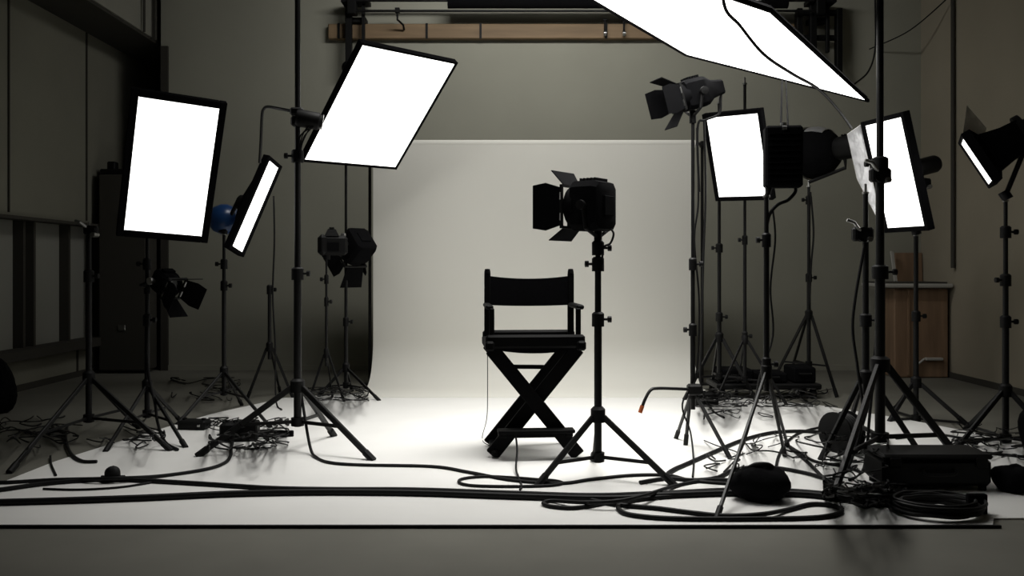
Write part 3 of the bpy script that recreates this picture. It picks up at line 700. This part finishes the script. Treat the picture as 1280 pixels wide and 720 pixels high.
# cables on the stands and overhead
cable('black cable draped across the glowing overhead panel to the right panel', [V((W(903, 0, 4.3).x, 4.3, 2.72)), W(905, 5, 4.45), W(925, 32, 4.6), W(955, 68, 4.8), W(990, 92, 5.1), W(1024, 112, 5.5), W(1050, 140, 5.9), W(1064, 160, 6.2)], .009, group='hanging cables', name='hanging_cable')
cable('thin cable sagging from the overhead panel tip to the ceiling', [V((3.09, 7.65, 2.62)), W(1065, 110, 7.8), W(1085, 90, 8.0), W(1094, 60, 8.2), W(1094, 0, 8.3), V((W(1094, 0, 8.3).x, 8.3, ZC-.05))], .008, group='hanging cables', name='hanging_cable')
cable('thin cable hanging in a curve across the right wall corner', [V((4.57, 9.1, 4.0)), V((4.3, 9.5, 3.72)), V((4.0, 9.85, 3.6))], .007, group='hanging cables', name='hanging_cable')
cable('cable hanging down beside the side arm stand', [W(871, 160, 5.62), W(873, 250, 5.63), W(868, 300, 5.63), W(874, 380, 5.63), W(870, 470, 5.6), W(853, 505, 5.5), W(863, 540, 5.45), (867, 575, .01), (866, 596)], .006, group='hanging cables', name='hanging_cable')
cable('cable hanging straight down left of the small right panel', [W(880, 150, 7.0), W(882, 240, 7.0), W(879, 330, 7.0), W(877, 420, 7.0), W(876, 480, 7.0), (890, 512, .01), (905, 522)], .009, group='hanging cables', name='hanging_cable')
cable('cable hanging behind the box lamp stand', [W(966, 262, 5.0), W(969, 300, 5.05), W(963, 360, 5.1), W(966, 420, 5.1), W(950, 470, 5.3), W(940, 520, 5.5), (925, 566, .01), (905, 590)], .006, group='hanging cables', name='hanging_cable')
cable('curved cable down the stand of the large left panel', [W(186, 392, 5.98), W(184, 440, 5.98), W(187, 475, 5.96), W(194, 505, 5.93), W(197, 528, 5.88), (206, 552, .01), (222, 562)], .010, group='hanging cables', name='hanging_cable')
cable('thin cable hanging near the left edge of the director chair', [V((-.155, 5.56, .66)), V((-.155, 5.58, .4)), V((-.16, 5.6, .2)), (603, 545, .01), (605, 553), (615, 558)], .0025, group='hanging cables', name='hanging_cable')
cable('cable hanging beside the slim pole left of the tall pole', [W(342, 245, 6.9), W(343, 300, 6.95), W(341, 370, 7.0), W(344, 430, 7.0), (345, 500, .05), (352, 512)], .007, group='hanging cables', name='hanging_cable')
cable('cable hanging down the dish lamp stand', [W(1013, 240, 7.95), W(1017, 290, 7.95), W(1014, 330, 7.95), W(1012, 380, 7.95)], .009, group='hanging cables', name='hanging_cable')
for i, (x, s) in enumerate(((1072, -6), (1092, 5))):
    cable('cable hanging down the %s of the thick pole base' % ('left' if i == 0 else 'right'), [W(x+8, 310, 5.1), W(x+s, 400, 5.1), W(x, 460, 5.1), W(x-s, 520, 5.05), (x-12, 585, .01), (x-30, 600)], .009, group='hanging cables', name='hanging_cable')

def tangle(label, x0, x1, y0, y1, n, seed, hop=.16, r=(.0028, .0055)):
    rnd = random.Random(seed); mb = MB()
    for k in range(n):
        a, b = rnd.uniform(x0, x1), rnd.uniform(y0, y1)
        p = []; L = rnd.randint(4, 7)
        for i in range(L):
            a = min(max(a+rnd.uniform(-22, 22), x0), x1); b = min(max(b+rnd.uniform(-7, 7), y0), y1)
            p.append(G(a, b, .016+(rnd.random()**2*hop if 0 < i < L-1 else 0)))
        mb.tube(spline(p, 6), rnd.uniform(*r), 6)
    o = mb.build('cable_tangle', 'rubber'); tag(o, label, 'cable tangle'); o['kind'] = 'stuff'
tangle('tangle of thin cables heaped around the thick right pole', 1030, 1110, 540, 625, 46, 1, .30)
tangle('tangle of thin cables at the right foot of the backdrop', 872, 1045, 486, 508, 46, 2, .28)
tangle('tangle of thin cables spread behind the sandbag', 880, 1060, 512, 590, 24, 3, .20)
tangle('tangle of thin cables at the strip light stand', 262, 360, 522, 562, 34, 4, .20)
tangle('tangle of thin cables on the dim left floor', 0, 205, 520, 560, 30, 5, .16)
tangle('tangle of thin cables below the still camera', 385, 460, 484, 500, 26, 6, .22)
tangle('tangle of thin cables by the right edge stand', 1190, 1290, 528, 575, 22, 7, .16)
tangle('tangle of thin cables along the back wall at left', 215, 300, 472, 500, 14, 8, .12)
tangle('tangle of thin cables beside the front right coil', 1050, 1140, 605, 640, 14, 9, .08)

# ---------------------------------------------------------------- added area lights: unseen near the ceiling, and below the overhead panel
def lamp(c, aim, sx, sy, watts, spread):
    L = bpy.data.lights.new('added_area_light', 'AREA'); L.shape = 'RECTANGLE'; L.size = sx; L.size_y = sy; L.energy = watts; L.spread = spread; L.color = (1, .985, .95)
    o = bpy.data.objects.new('added_area_light', L); C.objects.link(o); o.location = c
    o.rotation_euler = (Vector(aim)-Vector(c)).to_track_quat('-Z', 'Y').to_euler()
lamp((-0.1, 5.6, 4.65), (-0.1, 5.95, 0), 1.8, 1.2, 41, 1.45)  # added out of view to brighten the middle of the floor
lamp((0.25, 7.3, 4.65), (0.3, 9.9, 2.7), 2.2, .5, 92, 2.9)  # added out of view to brighten the back wall and backdrop
lamp((.85, 5.7, 2.57), (.85, 5.71, 0), 1.0, 1.4, 27, 2.0)      # added below the overhead panel to brighten the floor under it
# ---------------------------------------------------------------- camera, world, view
cam = bpy.data.objects.new('camera', bpy.data.cameras.new('camera')); C.objects.link(cam)
cam.location = (0, 0, H); cam.rotation_euler = (PI/2, 0, 0)
cam.data.sensor_width = 36; cam.data.sensor_fit = 'HORIZONTAL'; cam.data.lens = 36*F/1280
cam.data.shift_y = -(360-HY)/1280
sc = bpy.context.scene; sc.camera = cam
w = bpy.data.worlds.new('world'); sc.world = w; w.use_nodes = True
w.node_tree.nodes['Background'].inputs['Color'].default_value = (1, .98, .9, 1)
w.node_tree.nodes['Background'].inputs['Strength'].default_value = .0
vs_ = sc.view_settings; vs_.view_transform = 'Standard'; vs_.look = 'None'; vs_.exposure = 0; vs_.gamma = 1; vs_.use_curve_mapping = False
